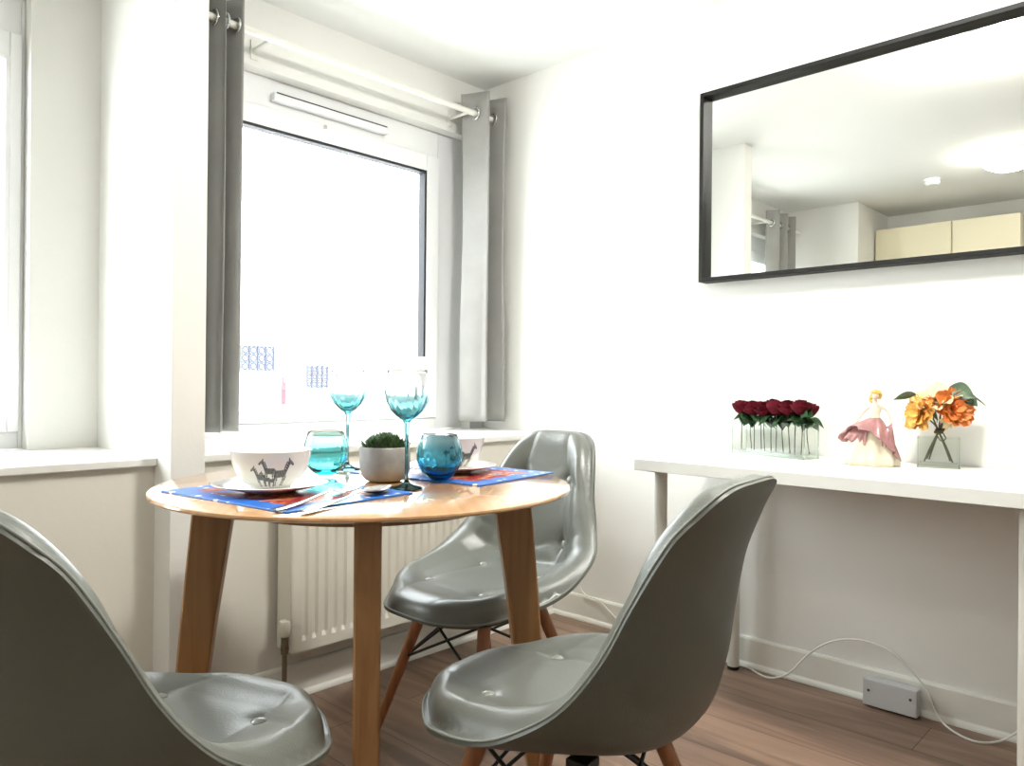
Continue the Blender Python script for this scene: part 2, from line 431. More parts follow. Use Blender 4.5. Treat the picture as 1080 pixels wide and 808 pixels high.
def rod(x0, x1, label, brk, caps):
    t = thing('curtain_rod', ((x0+x1)/2, YR, 2.222), 0, label, 'curtain rod')
    o = (x0+x1)/2
    b = bmesh.new(); tube(b, [(x0-o, 0, 0), (x1-o, 0, 0)], .0125, 16); mk('pole', b, M['rod'], t, True, ang=50)
    for x in brk:
        b = bmesh.new(); tube(b, [(x-o, 0, -.004), (x-o, YU-.001-YR, -.004)], .007, 10); box(b, x-o-.014, x-o+.014, YU-.006-YR, YU-.0005-YR, -.04, .03)
        mk('bracket', b, M['rod'], t)
    for x in caps:
        b = bmesh.new(); tube(b, [(x-o-.016, 0, 0), (x-o+.016, 0, 0)], .018, 16); mk('finial', b, M['rod'], t, True, ang=50)
rod(.94, 2.47, 'cream curtain rod over the main window, right of the white pier', (1.36, 2.325), ())
rod(-.90, .72, 'cream curtain rod of the left bay window', (-.31, .66), (.735,))

# ------------------------------------------------------------------ radiator
t = thing('radiator', (1.63, 2.07, .175), 0, 'cream ribbed panel radiator on the wall under the window', 'radiator')
bm = bmesh.new(); x0, x1 = -.42, .42; y0, y1 = -.02, .015; H = .50
xs = [x0, x0+.035]; ys = [0, 0]
k = 22; pw = (x1-x0-.07)/k; P = [(x0, y0)]
for i in range(k):
    a = x0+.035+i*pw
    P += [(a, y0), (a+pw*.18, y0+.009), (a+pw*.42, y0+.009), (a+pw*.6, y0)]
P += [(x1, y0)]
def zrow(z, f): return [(x, y0+(y-y0)*f, z) for x, y in P]
rows = [[(x, y1, 0) for x, _ in P], zrow(0, 0), zrow(.032, 0), zrow(.046, 1), zrow(H-.046, 1), zrow(H-.032, 0), zrow(H, 0), [(x, y1, H) for x, _ in P]]
gridmesh(bm, rows); mk('front_panel', bm, M['radiator'], t)
b = bmesh.new(); box(b, x0, x1, .05, .068, 0, H, .003); mk('rear_panel', b, M['radiator'], t)
for xa in (x0-.004, x1-.002): mk('side_panel', bx(xa, xa+.006, y0+.002, .06, .004, H-.004, bev=.001), M['radiator'], t)
b = bmesh.new(); box(b, x0, x1, y0+.004, .06, H-.002, H+.006, .002); mk('top_grille', b, M['radiator'], t)
b = bmesh.new(); lathe(b, [(0, 0), (.018, 0), (.0205, .004), (.0205, .035), (.016, .045), (0, .047)], 20, (-.432, 0, .055), lambda a, i, z: .04*(1 if int(a*10/pi) % 2 else 0)); vh = mk('valve_head', b, M['radiator'], t, True, ang=40)
b = bmesh.new()
tube(b, [(-.432, 0, .056), (-.432, 0, .0)], .011, 12); tube(b, [(-.432, 0, .032), (-.40, 0, .032)], .009, 10)
lathe(b, [(0, 0), (.014, 0), (.014, .014), (0, .014)], 6, (-.432, 0, .012)); mk('valve_body', b, M['pipe'], t, True, ang=40)
b = bmesh.new(); tube(b, [(-.432, 0, .002), (-.432, 0, -.174)], .0075, 12); lathe(b, [(0, 0), (.02, 0), (.016, .007), (0, .008)], 16, (-.432, 0, -.1748)); mk('pipe', b, M['pipe'], t, True, ang=40)
for xa in (-.3, .26): mk('wall_bracket', bx(xa, xa+.04, .068, .0795, .05, .45), M['radiator'], t)

# ------------------------------------------------------------------ mirror
MY0, MY1, MZ0, MZ1 = -.50, 1.416, 1.380, 2.075
t = thing('wall_mirror', (XR, (MY0+MY1)/2, MZ0), 0, 'large wide mirror in a thin black frame on the right wall', 'mirror')
oy = (MY0+MY1)/2
def fy(y): return y-oy
b = bmesh.new(); fw, fd = .015, .060
for (a0, a1, c0, c1) in ((MY0, MY0+fw, 0, MZ1-MZ0), (MY1-fw, MY1, 0, MZ1-MZ0), (MY0+fw, MY1-fw, 0, fw), (MY0+fw, MY1-fw, MZ1-MZ0-fw, MZ1-MZ0)):
    box(b, -fd, -.001, fy(a0), fy(a1), c0, c1, .0012)
mk('mirror_frame', b, M['frame'], t)
mk('mirror_glass', bx(-.026, -.020, fy(MY0+fw-.002), fy(MY1-fw+.002), fw-.002, MZ1-MZ0-fw+.002), M['mirror'], t)

# ------------------------------------------------------------------ kitchen cabinets (seen in the mirror)
for i, (ya, yb, lb) in enumerate(((1.501, 2.04, 'cream kitchen wall cabinet nearest the step in the wall, seen in the mirror'), (1.064, 1.497, 'narrower cream kitchen wall cabinet further right in the mirror'))):
    t = thing('wall_cabinet', (XK+.17, (ya+yb)/2, 1.50), 0, lb, 'cabinet', 'kitchen wall cabinets')
    h = .75; hw = (yb-ya)/2
    mk('cabinet_body', bx(-.168, .145, -hw, hw, 0, h, bev=.001), M['cabinet'], t)
    d = mk('door', bx(.147, .167, -hw+.002, hw-.002, .002, h-.002, bev=.002), M['cabinet'], t)
    b = bmesh.new(); tube(b, [(.168, -hw+.05, .06), (.19, -hw+.05, .07), (.19, -hw+.05, .18), (.168, -hw+.05, .19)], .005, 10); mk('handle', b, M['steel'], d, True)

# ------------------------------------------------------------------ ceiling fittings
def ceiling_lamp(x, y, label, m):
    t = thing('ceiling_lamp', (x, y, ZC), 0, label, 'lamp', 'round ceiling lamps')
    b = bmesh.new(); lathe(b, [(0, 0), (.15, 0), (.152, -.018), (.146, -.022), (0, -.022)], 40); mk('lamp_base', b, M['upvc'], t, True, ang=40)
    b = bmesh.new(); lathe(b, [(.143, -.0225), (.146, -.045), (.128, -.078), (.085, -.102), (.04, -.112), (0, -.115)], 40); mk('lamp_shade', b, m, t, True)
ceiling_lamp(1.55, .62, 'round opal ceiling lamp nearer the large mirror', M['lamp'])
ceiling_lamp(-.25, .95, 'round opal ceiling lamp nearer the kitchen cabinets', M['lamp_dim'])
t = thing('smoke_alarm', (-.62, 1.456, ZC), 0, 'small round white smoke alarm on the ceiling, seen in the mirror', 'smoke alarm')
b = bmesh.new(); lathe(b, [(0, 0), (.052, 0), (.052, -.012), (.049, -.014), (0, -.014)], 32); mk('mounting_plate', b, M['upvc'], t, True, ang=40)
b = bmesh.new(); lathe(b, [(.046, -.0142), (.047, -.03), (.036, -.040), (0, -.041)], 32); mk('alarm_cover', b, M['upvc'], t, True, ang=40)

# ------------------------------------------------------------------ table
TC = (1.000, 1.3785); TZ = .779; TR = .4446
t = thing('round_dining_table', (TC[0], TC[1], 0), radians(-36), 'round oak dining table on four splayed flat legs', 'table')
b = bmesh.new(); lathe(b, [(0, TZ-.024), (TR-.09, TZ-.024), (TR-.008, TZ-.0105), (TR-.001, TZ-.008), (TR, TZ-.005), (TR-.001, TZ-.0015), (TR-.004, TZ), (TR*.5, TZ), (0, TZ)], 128)
top = mk('tabletop', b, M['oak_top'], t, True, ang=30)
b = bmesh.new(); lathe(b, [(0, 0), (.278, 0), (.278, .022), (0, .022)], 64, (0, 0, TZ-.0465)); mk('under_frame', b, M['oak'], t, True, ang=40)
for a in (0, 90, 180, 270):
    d = Vector((cos(radians(a)), sin(radians(a)), 0)); s = Vector((-d.y, d.x, 0))
    b = bmesh.new(); rows = []
    for z, ri, ro, tt in ((TZ-.0245, .278, .362, .0238), (.5, .315, .385, .0231), (.25, .347, .405, .0221), (0, .378, .423, .0211)):
        rr = []
        for (rad_, ts) in ((ri, -1), (ri+.004, -1.0), (ro-.004, -1.0), (ro, -1), (ro, 1), (ro-.004, 1.0), (ri+.004, 1.0), (ri, 1)):
            inner = rad_ in (ri, ro); q = d*rad_+s*ts*(tt-(.004 if inner else 0)); rr.append((q.x, q.y, z))
        rows.append(rr)
    V = gridmesh(b, rows, True); b.faces.new(V[0]); b.faces.new(V[-1])
    mk('leg', b, M['oak'], t)

# ------------------------------------------------------------------ chairs
CEN = [(-0.2765, 0.3812), (-0.193, 0.3732), (-0.1072, 0.380), (0.0, 0.375), (0.09, 0.378), (0.2006, 0.405), (0.2342, 0.47), (0.2489, 0.56), (0.2638, 0.66), (0.2963, 0.75), (0.3197, 0.82)]
RIM = [(-0.2765, 0.3812, 0.2115), (-0.193, 0.3832, 0.2466), (-0.1113, 0.4071, 0.2701), (-0.0091, 0.429, 0.2784), (0.0663, 0.4602, 0.2784), (0.1404, 0.5106, 0.2686), (0.184, 0.5752, 0.2351), (0.2126, 0.649, 0.2056), (0.241, 0.7171, 0.1885), (0.2658, 0.77, 0.1813), (0.3087, 0.82, 0.1763)]
def shell_pt(a, b_):
    # square grid -> disc -> rounded-corner outline
    u = a*sqrt(1-b_*b_/2); v_ = b_*sqrt(1-a*a/2); rr = sqrt(u*u+v_*v_)
    if rr > 1e-6:
        ex = 4 if v_ > 0 else 2.7; k = ((abs(u)/rr)**ex+(abs(v_)/rr)**ex)**(-1/ex); u *= k; v_ *= k
    t_ = (v_+1)/2
    c = cat(CEN, t_); r = cat(RIM, t_); s = abs(u)**2.4
    return Vector((r[2]*u, c[0]+(r[0]-c[0])*s, c[1]+(r[1]-c[1])*s))
def shell_n(a, b_):
    e = .004
    a0, a1 = max(a-e, -1), min(a+e, 1); b0, b1 = max(b_-e, -1), min(b_+e, 1)
    n = (shell_pt(a1, b_)-shell_pt(a0, b_)).cross(shell_pt(a, b1)-shell_pt(a, b0))
    return n.normalized()
BUT = [(-.42, -.58), (.42, -.58), (-.42, -.16), (.42, -.16), (-.44, .22), (.44, .22), (-.46, .56), (.46, .56)]
def seg_d(p, q, r):
    px, py = p[0]-q[0], p[1]-q[1]; dx, dy = r[0]-q[0], r[1]-q[1]
    tt = max(0, min(1, (px*dx+py*dy)/(dx*dx+dy*dy))); return sqrt((px-tt*dx)**2+(py-tt*dy)**2)
SC = (.235, .36)
def mm(p): return (p[0]*SC[0], p[1]*SC[1])
SEAMS = []
for i in (0, 2, 4): SEAMS += [(BUT[i], BUT[i+2]), (BUT[i+1], BUT[i+3])]
for i in (0, 2, 4, 6): SEAMS += [(BUT[i], (-1.0, BUT[i][1])), (BUT[i+1], (1.0, BUT[i+1][1]))]
for i in (2, 4): SEAMS += [(BUT[i], BUT[i+1])]
SEAMS += [(BUT[0], (-.42, -1)), (BUT[1], (.42, -1)), (BUT[6], (-.46, 1)), (BUT[7], (.46, 1)), (BUT[6], BUT[7])]
SEAMS = [(mm(a), mm(b_)) for a, b_ in SEAMS]; BM_ = [mm(p) for p in BUT]
def pad_t(a, b_):
    d = (1-(abs(a)**4.5+abs(b_)**4.5)**(1/4.5))*.28; d = max(d, 0); x = min(d/.048, 1)
    Tm = .052 if b_ < 0 else .052-.012*min(b_*2, 1)
    t_ = Tm*(1-(1-x)**2)**.5
    # slightly dished centre so the edge reads as a roll
    t_ -= (.008 if b_ < 0 else .012)*min(1, max(0, (d-.035)/.06))**1.5
    p = (a*SC[0], b_*SC[1]); w_ = min(1, d/.02)
    for q in BM_:
        r2 = ((p[0]-q[0])**2+(p[1]-q[1])**2); t_ -= ((.012 if b_ > 0 else .006)*exp(-r2/.024**2)+.005*exp(-r2/.010**2))*w_
    dm = min(seg_d(p, s[0], s[1]) for s in SEAMS)
    t_ -= (.0016*exp(-(dm/.0035)**2)+(.0028 if b_ > 0 else .0012)*exp(-(dm/.016)**2))*min(1, d/.045)
    return t_
def make_chair():
    root = bpy.data.objects.new('dining_chair', None); COL.objects.link(root); root.empty_display_size = .1
    n, m = 96, 144
    # moulded outer shell
    b = bmesh.new(); n2, m2 = 40, 60
    outer = []; inner = []
    for j in range(m2+1):
        ro, ri = [], []
        for i in range(n2+1):
            a = -1+2*i/n2; q = -1+2*j/m2; P_ = shell_pt(a, q); N_ = shell_n(a, q)
            ri.append(P_); ro.append(P_-N_*.009)
        outer.append(ro); inner.append(ri)
    A = gridmesh(b, outer); B = gridmesh(b, inner)
    loopA = A[0]+[r[-1] for r in A[1:]]+A[-1][-2::-1]+[r[0] for r in A[-2:0:-1]]
    loopB = B[0]+[r[-1] for r in B[1:]]+B[-1][-2::-1]+[r[0] for r in B[-2:0:-1]]
    for i in range(len(loopA)):
        j = (i+1) % len(loopA); b.faces.new((loopA[i], loopA[j], loopB[j], loopB[i]))
    mk('shell', b, M['shell'], root, True, ang=60)
    # upholstered pad
    b = bmesh.new(); pts = []
    def wp(x):   # denser grid towards the edge
        return sin(x*pi/2)*.55+x*.45
    for j in range(m+1):
        row = []
        for i in range(n+1):
            a = wp(-1+2*i/n); q = wp(-1+2*j/m); row.append(shell_pt(a, q)+shell_n(a, q)*(pad_t(a, q)+.0005))
        pts.append(row)
    gridmesh(b, pts); cu = mk('cushion', b, M['leather'], root, True)
    # piping cord round the rim
    loop = []
    K = 40
    for i in range(K): loop.append((-1+2*i/K, -1))
    for i in range(K*2): loop.append((1, -1+2*i/(2*K)))
    for i in range(K): loop.append((1-2*i/K, 1))
    for i in range(K*2+1): loop.append((-1, 1-2*i/(2*K)))
    b = bmesh.new(); tube(b, [shell_pt(a, q)+shell_n(a, q)*(-.001) for a, q in loop], .0024, 8, caps=False); mk('piping', b, M['piping'], root, True)
    for a, q in BUT:
        P_ = shell_pt(a, q); N_ = shell_n(a, q); h = pad_t(a, q)
        b = bmesh.new(); lathe(b, [(0, -.003), (.0118, -.003), (.0138, .001), (.0122, .0050), (.007, .0078), (0, .0086)], 20)
        rot = Vector((0, 0, 1)).rotation_difference(N_).to_matrix().to_4x4()
        bmesh.ops.transform(b, matrix=Matrix.Translation(P_+N_*(h+.002)) @ rot, verts=b.verts[:])
        mk('button', b, M['button'], root, True)
    # legs
    for sx, sy in ((1, -1), (-1, -1), (1, 1), (-1, 1)):
        tp = (sx*.118, sy*.100-.01, .362); ft = (sx*.200, (-.222 if sy < 0 else .225), 0)
        b = bmesh.new(); tube(b, [tp, ft], lambda s: .0175-.0065*s, 16); mk('leg', b, M['leg'], root, True, ang=50)
    # black steel mount and crossed wire braces
    b = bmesh.new()
    for sx, sy in ((1, -1), (-1, -1), (1, 1), (-1, 1)):
        tube(b, [(0, -.01, .36), (sx*.118, sy*.100-.01, .358)], .008, 8)
    lathe(b, [(0, 0), (.03, 0), (.03, .025), (0, .025)], 16, (0, -.01, .342))
    for sx, sy in ((1, -1), (-1, -1), (1, 1), (-1, 1)):
        box(b, sx*.118-.02, sx*.118+.02, sy*.100-.03, sy*.100+.01, .355, .371, .002)
    mk('mount', b, M['black'], root, ang=50)
    def legp(sx, sy, z):
        f_ = 1-z/.362; a0 = (sx*.118, sy*.100-.01); a1 = (sx*.200, (-.222 if sy < 0 else .225)); return Vector((a0[0]+(a1[0]-a0[0])*f_, a0[1]+(a1[1]-a0[1])*f_, z))
    C4 = [(1, -1), (1, 1), (-1, 1), (-1, -1)]
    for i in range(4):
        A_, B_ = C4[i], C4[(i+1) % 4]
        b = bmesh.new()
        tube(b, [legp(*A_, .205), legp(*B_, .345)], .0038, 8)
        tube(b, [legp(*B_, .205), legp(*A_, .345)], .0038, 8)
        mk('wire_brace', b, M['black'], root, True, ang=50)
    for i in range(4):
        A_ = C4[i]; b = bmesh.new(); tube(b, [legp(*A_, .205), Vector((A_[0]*.02, A_[1]*.02-.01, .352))], .0038, 8)
        mk('wire_strut', b, M['black'], root, True, ang=50)
    return root
CH = make_chair()
chairs = [
    ((1.103, .876), -173.4, 1.037, 'grey tufted chair seen from behind, standing in front of the white desk'),
    ((1.532, 1.548), -91.3, 1.038, 'grey tufted chair between the table and the window corner, facing the viewer'),
    ((.485, 1.237), 109.2, 1.038, 'grey tufted chair at lower left, its back cut by the picture edge'),
]
for i, (xy, dg, sc, lb) in enumerate(chairs):
    o = CH if i == 0 else copy_tree(CH)
    o.location = (xy[0], xy[1], 0); o.rotation_euler = (0, 0, radians(dg)); o.scale = (sc, sc, sc)
    tag(o, lb, 'chair', 'grey tufted dining chairs')

# ------------------------------------------------------------------ desk
DZ = .768; DX0 = 2.0; DX1 = 2.545; DY1 = 1.358; DY0 = .10
t = thing('desk', ((DX0+DX1)/2, (DY0+DY1)/2, 0), 0, 'long white desk on round white legs against the right wall', 'desk')
ox, oy = (DX0+DX1)/2, (DY0+DY1)/2
mk('desktop', bx(DX0-ox, DX1-ox, DY0-oy, DY1-oy, DZ-.036, DZ, bev=.0015), M['desk'], t)
for (lx, ly) in ((2.07, 1.302), (2.488, 1.262), (2.07, .325), (2.488, .28)):
    b = bmesh.new(); tube(b, [(lx-ox, ly-oy, .012), (lx-ox, ly-oy, DZ-.040)], .0205, 24); g = mk('leg', b, M['desk_leg'], t, True, ang=50)
    b = bmesh.new(); lathe(b, [(0, 0), (.019, 0), (.021, .003), (.021, .0118), (0, .0118)], 24, (lx-ox, ly-oy, 0)); mk('rubber_foot', b, M['black'], g, True, ang=50)
    b = bmesh.new(); lathe(b, [(0, 0), (.05, 0), (.05, .0035), (0, .0035)], 24, (lx-ox, ly-oy, DZ-.0398)); mk('mounting_plate', b, M['desk_leg'], g, True, ang=50)

# ------------------------------------------------------------------ socket box, cables
t = thing('cable_box', (2.50, .747, .006), 0, 'grey white blank box screwed on the skirting below the desk', 'box')
mk('box_body', bx(-.012, .029, -.078, .078, 0, .082, bev=.003), M['box'], t)
for y, z in ((-.060, .052), (.060, .048)):
    b = bmesh.new(); tube(b, [(-.0122, y, z), (-.0138, y, z)], .0042, 12); mk('screw', b, M['screw'], t)
def cable(pts, label, r=.0032):
    b = bmesh.new(); o = Vector(pts[0]); tube(b, [Vector(p)-o for p in [cat(pts, i/90) for i in range(91)]], r, 8)
    ob = mk('cable', b, M['cable'], None, True, loc=o); return tag(ob, label, 'cable')
cable([(2.52, 1.36, .004), (2.525, 1.28, .004), (2.52, 1.22, .0042), (2.485, 1.135, .0042), (2.50, 1.07, .03), (2.520, 1.005, .11), (2.528, .935, .165), (2.528, .85, .19), (2.526, .765, .182), (2.522, .71, .148), (2.519, .668, .112), (2.515, .645, .082), (2.515, .63, .04), (2.49, .585, .006), (2.45, .51, .0045), (2.49, .455, .01), (2.51, .41, .05), (2.52, .36, .09), (2.52, .30, .06), (2.52, .22, .004)],
      'white cable looping along the skirting over the grey box under the desk')
cable([(2.535, 1.99, .145), (2.533, 1.975, .125), (2.528, 1.94, .112), (2.528, 1.88, .105), (2.522, 1.80, .06), (2.515, 1.70, .01), (2.515, 1.55, .004)],
      'short white cable dropping over the skirting behind the far chair', .003)

# ------------------------------------------------------------------ things on the table
TS = .921      # overall size of the tableware
def plate(x, y, label):
    pr = [(0, 0), (.052, 0), (.056, .003), (.085, .009), (.118, .0185), (.1205, .0200), (.118, .0212), (.085, .0128), (.055, .0065), (0, .006)]
    b = bmesh.new(); lathe(b, pr, 72); o = mk('plate', b, M['porcelain'], None, True, loc=(x, y, TZ+.0035), ang=50); o.scale = (TS,)*3
    return tag(o, label, 'plate', 'white plates on the table')
BP = [(.040, 0), (.044, .003), (.045, .008), (.058, .016), (.072, .031), (.080, .050), (.085, .071), (.0875, .085)]
def bowl_r(z):
    for (r0_, z0_), (r1_, z1_) in zip(BP[2:], BP[3:]):
        if z <= z1_: return r0_+(r1_-r0_)*(z-z0_)/(z1_-z0_)
    return BP[-1][0]
# zebra print drawn as ink shapes on the bowl, coordinates (arc metres, height metres)
def zebra(cx, z0, s, flip, neck_up=1.0):
    """returns (polygon, material index) list for one standing zebra"""
    def P(pts): return [(cx+(x*s*.86)*(-1 if flip else 1), z0+z*s) for x, z in pts]
    out = [(P([(-.30, .42), (-.34, .60), (-.24, .70), (0, .70), (.20, .72), (.30, .62), (.30, .48), (.18, .40), (-.12, .38)]), 0),
           (P([(.14, .56), (.24, .74), (.34, 1.02), (.44, 1.06), (.42, .92), (.34, .66), (.30, .5)]), 0),
           (P([(.32, 1.0), (.36, 1.12), (.46, 1.12), (.62, .98), (.64, .91), (.58, .88), (.44, .96)]), 0),
           (P([(.36, 1.10), (.35, 1.22), (.40, 1.20), (.42, 1.11)]), 1)]
    for x in (-.30, -.20, .14, .24): out.append((P([(x, .45), (x+.09, .45), (x+.06, .2), (x+.06, .0), (x, .0), (x+.01, .2)]), 0))
    for i in range(7):
        x = -.27+i*.075; out.append((P([(x, .42), (x+.03, .42), (x+.07, .68), (x+.035, .68)]), 1))
    for i in range(4):
        x = .20+i*.045; zz = .68+i*.09; out.append((P([(x-.04, zz+.05), (x+.12, zz-.05), (x+.12, zz-.015), (x-.02, zz+.085)]), 1))
    out.append((P([(.20, .74), (.31, 1.06), (.28, 1.08), (.16, .76)]), 1))
    out.append((P([(.56, .90), (.60, .98), (.645, .92), (.60, .875)]), 1))
    for x in (-.28, -.18, .16, .26): out.append((P([(x+.0, .26), (x+.07, .26), (x+.07, .30), (x+.0, .30)]), 1)); out.append((P([(x, .0), (x+.06, .0), (x+.06, .05), (x, .05)]), 1))
    return out
def bowl(x, y, face, label):
    root = thing('bowl', (x, y, TZ+.0095), face, label, 'bowl', 'zebra print bowls'); root.scale = (TS,)*3
    pr = [(0, .003), (.036, .003), (.040, 0), (.044, .0005)]+BP[2:]+[(.0880, .0865), (.0865, .0875), (.0845, .085), (.0815, .071), (.0765, .052), (.068, .037), (.054, .022), (.03, .013), (0, .011)]
    b = bmesh.new(); lathe(b, pr, 96); mk('bowl_body', b, M['porcelain'], root, True, ang=60)
    b = bmesh.new(); lay = 0
    zs = zebra(-.002, .024, .042, True)+zebra(-.022, .011, .040, True)+zebra(.020, .012, .052, False)+zebra(.002, .010, .028, False)+zebra(-.010, .012, .030, True)
    for poly, mi in zs:
        lay += 1; off = .0003+lay*.000006
        # subdivide polygon outline triangulated onto the bowl surface
        tb = bmesh.new(); f = tb.faces.new([tb.verts.new((p[0], p[1], 0)) for p in poly])
        bmesh.ops.triangulate(tb, faces=[f]); bmesh.ops.subdivide_edges(tb, edges=tb.edges[:], cuts=2, use_grid_fill=True)
        mp = {}
        for v_ in tb.verts:
            z = max(.009, v_.co.y); r = bowl_r(z)+off; a = v_.co.x/.08; mp[v_] = b.verts.new((r*sin(a), -r*cos(a), z))
        for f in tb.faces:
            nf = b.faces.new([mp[q] for q in f.verts]); nf.material_index = mi
        tb.free()
    me = bpy.data.meshes.new('zebra_print'); b.to_mesh(me); b.free(); me.materials.append(M['zgrey']); me.materials.append(M['zdark'])
    me.polygons.foreach_set('use_smooth', [True]*len(me.polygons))
    o = bpy.data.objects.new('zebra_print', me); link(o, root); o['label'] = 'grey and black zebras printed on the bowl'
    return root
PL1 = (.762, 1.375); PL2 = (1.252, 1.386)
plate(*PL1, 'white plate on the left placemat nearest the pier')
plate(*PL2, 'white plate on the right placemat near the far chair')
def face_cam(p, off=0): return atan2(p[0], -(-p[1]))*-1+radians(off)
bowl(*PL1, -atan2(PL1[0], PL1[1]), 'white bowl with zebras standing on the left plate').scale = (.885,)*3
bowl(*PL2, -atan2(PL2[0], PL2[1])+radians(18), 'white zebra bowl behind the blue tumbler, on the right plate')
def placemat(cx, cy, ang, label):
    b = bmesh.new(); box(b, -.165, .165, -.215, .215, 0, .003, .001)
    o = mk('placemat', b, M['mat'], None, loc=(cx, cy, TZ+.0003)); o.rotation_euler = (0, 0, ang); o.scale = (TS, TS, 1); return tag(o, label, 'placemat', 'printed placemats')
placemat(.787, 1.355, radians(7), 'blue and red printed placemat under the left plate and the cutlery')
placemat(1.252, 1.381, radians(9), 'blue and red printed placemat under the right plate')

def flute(n, k): return lambda a, i, z: k*cos(a*n+z*30)
def wine_glass(x, y, label, up=.0004):
    out = [(0, 0), (.0365, 0), (.0375, .0015), (.034, .004), (.018, .008), (.007, .014), (.0042, .026), (.0038, .07), (.0042, .12), (.0058, .148), (.010, .156), (.024, .165), (.037, .178), (.047, .197), (.0515, .217), (.0505, .238), (.047, .258), (.045, .268), (.0442, .2692), (.0434, .268), (.0454, .257), (.0488, .238), (.0498, .217), (.0452, .199), (.035, .1815), (.022, .169), (.008, .162), (0, .161)]
    b = bmesh.new()
    def fl(a, i, z): return (.009*cos(a*18+(z-.16)*22) if 10 < i < 15 and z > .16 else 0)
    lathe(b, out, 108, flute=fl); o = mk('wine_glass', b, M['wine'], None, True, loc=(x, y, TZ+up)); o.scale = (TS,)*3; return tag(o, label, 'wine glass', 'teal ribbed wine glasses')
wine_glass(1.087, 1.588, 'teal ribbed wine glass behind the pot, left of the pair', .0036)
wine_glass(.994, 1.239, 'teal ribbed wine glass in front, right of the potted succulent')
def tumbler(x, y, m, label, s=1.):
    out = [(0, 0), (.020, 0), (.024, .002), (.034, .009), (.046, .024), (.0545, .044), (.0560, .060), (.054, .078), (.048, .098), (.044, .110), (.0432, .1115), (.0424, .110), (.0462, .097), (.0522, .078), (.0542, .060), (.0525, .045), (.044, .027), (.032, .014), (.015, .008), (0, .0075)]
    b = bmesh.new(); lathe(b, out, 96, flute=lambda a, i, z: (.008*cos(a*20+z*20) if 3 < i < 8 else 0))
    o = mk('tumbler', b, m, None, True, loc=(x, y, TZ+.0038)); o.scale = (TS,)*3; return tag(o, label, 'tumbler')
tumbler(.990, 1.534, M['tumbler_teal'], 'pale aqua stemless tumbler just right of the left bowl')
tumbler(1.126, 1.287, M['tumbler'], 'deep blue round stemless tumbler right of the wine glasses')
# potted succulent
t = thing('potted_succulent', (1.040, 1.373, TZ+.0004), .3, 'small green succulent in a pale stone pot at the table centre', 'potted plant'); t.scale = (TS,)*3
b = bmesh.new(); pr = [(0, 0), (.036, 0), (.045, .003), (.054, .012), (.0595, .028), (.061, .05), (.061, .080), (.060, .0835), (.0575, .0845), (.055, .083), (.0545, .072), (0, .072)]
lathe(b, pr, 40, flute=lambda a, i, z: .018*cos(a*7+z*50) if 1 < i < 7 else 0); mk('pot', b, M['concrete'], t, True, ang=50)
b = bmesh.new(); lathe(b, [(0, 0), (.053, 0), (.053, .003), (.03, .006), (0, .007)], 24, (0, 0, .0722)); mk('soil', b, M['soil'], t, True)
b = bmesh.new()
def leafblade(b, base, d, L_, w_, th, curl=.3, seg=6):
    d = d.normalized(); side = d.cross(Vector((0, 0, 1)));
    side = side.normalized() if side.length > 1e-4 else Vector((1, 0, 0)); up = side.cross(d).normalized()
    rows = []
    for i in range(seg+1):
        s = i/seg; c = base+d*L_*s+up*curl*L_*s*s; wd = w_*(sin(pi*min(.5+s*.0+s*.5, 1))*.9+.1)*(1-s**3)*(.7+.6*s) if False else w_*(.55+.9*s-1.4*s**4 if s < 1 else .02)
        wd = max(wd, .0004)
        rows.append([c-side*wd, c-up*th*(1-s*.8), c+side*wd, c+up*th*.6*(1-s*.8)])
    V = gridmesh(b, rows, True); b.faces.new(V[0]); b.faces.new(V[-1][::-1])
rn = random.Random(2)
for k in range(210):
    f_ = sqrt((k+.5)/210); a = k*2.39996; rr_ = .050*f_
    el = radians(88-50*f_**1.5+rn.uniform(-14, 14)); aa = a+rn.uniform(-.4, .4)
    d = Vector((cos(aa)*cos(el), sin(aa)*cos(el), sin(el)))
    leafblade(b, Vector((rr_*cos(a), rr_*sin(a), .078+.020*(1-f_*f_))), d, rn.uniform(.018, .024), .0042, .0020, .25, 4)
mk('succulent_leaves', b, M['succulent'], t, True, ang=60)

# cutlery
def strip(b, pts, th):
    """pts: list of (x, halfwidth, z) along +x -> solid strip"""
    rows = []
    for x, w_, z in pts: rows.append([(x, -w_, z), (x, -w_*.5, z+th), (x, w_*.5, z+th), (x, w_, z), (x, 0, z-th*.3)])
    V = gridmesh(b, rows, True); b.faces.new(V[0]); b.faces.new(V[-1][::-1])
def fork(p0, p1, label):
    p0, p1 = Vector(p0), Vector(p1); Ln = (p1-p0).length; s = Ln/.20
    b = bmesh.new(); strip(b, [(0, .0075, .002), (.01, .010, .002), (.05, .0075, .003), (.10, .0035, .007), (.125, .0035, .010), (.135, .008, .009), (.145, .0115, .006), (.155, .012, .004)], .0018)
    for k in range(4):
        y = -.0096+k*.0064
        tube(b, [(.152, y, .0048), (.170, y, .0035), (.187, y, .005), (.20, y, .010)], lambda q: .0020-.0010*q, 8)
    bmesh.ops.scale(b, vec=(s, 1.15, 1.1), verts=b.verts[:])
    o = mk('fork', b, M['steel'], None, True, loc=p0, ang=50); o.rotation_euler = (0, 0, atan2((p1-p0).y, (p1-p0).x)); return tag(o, label, 'fork', 'steel forks')
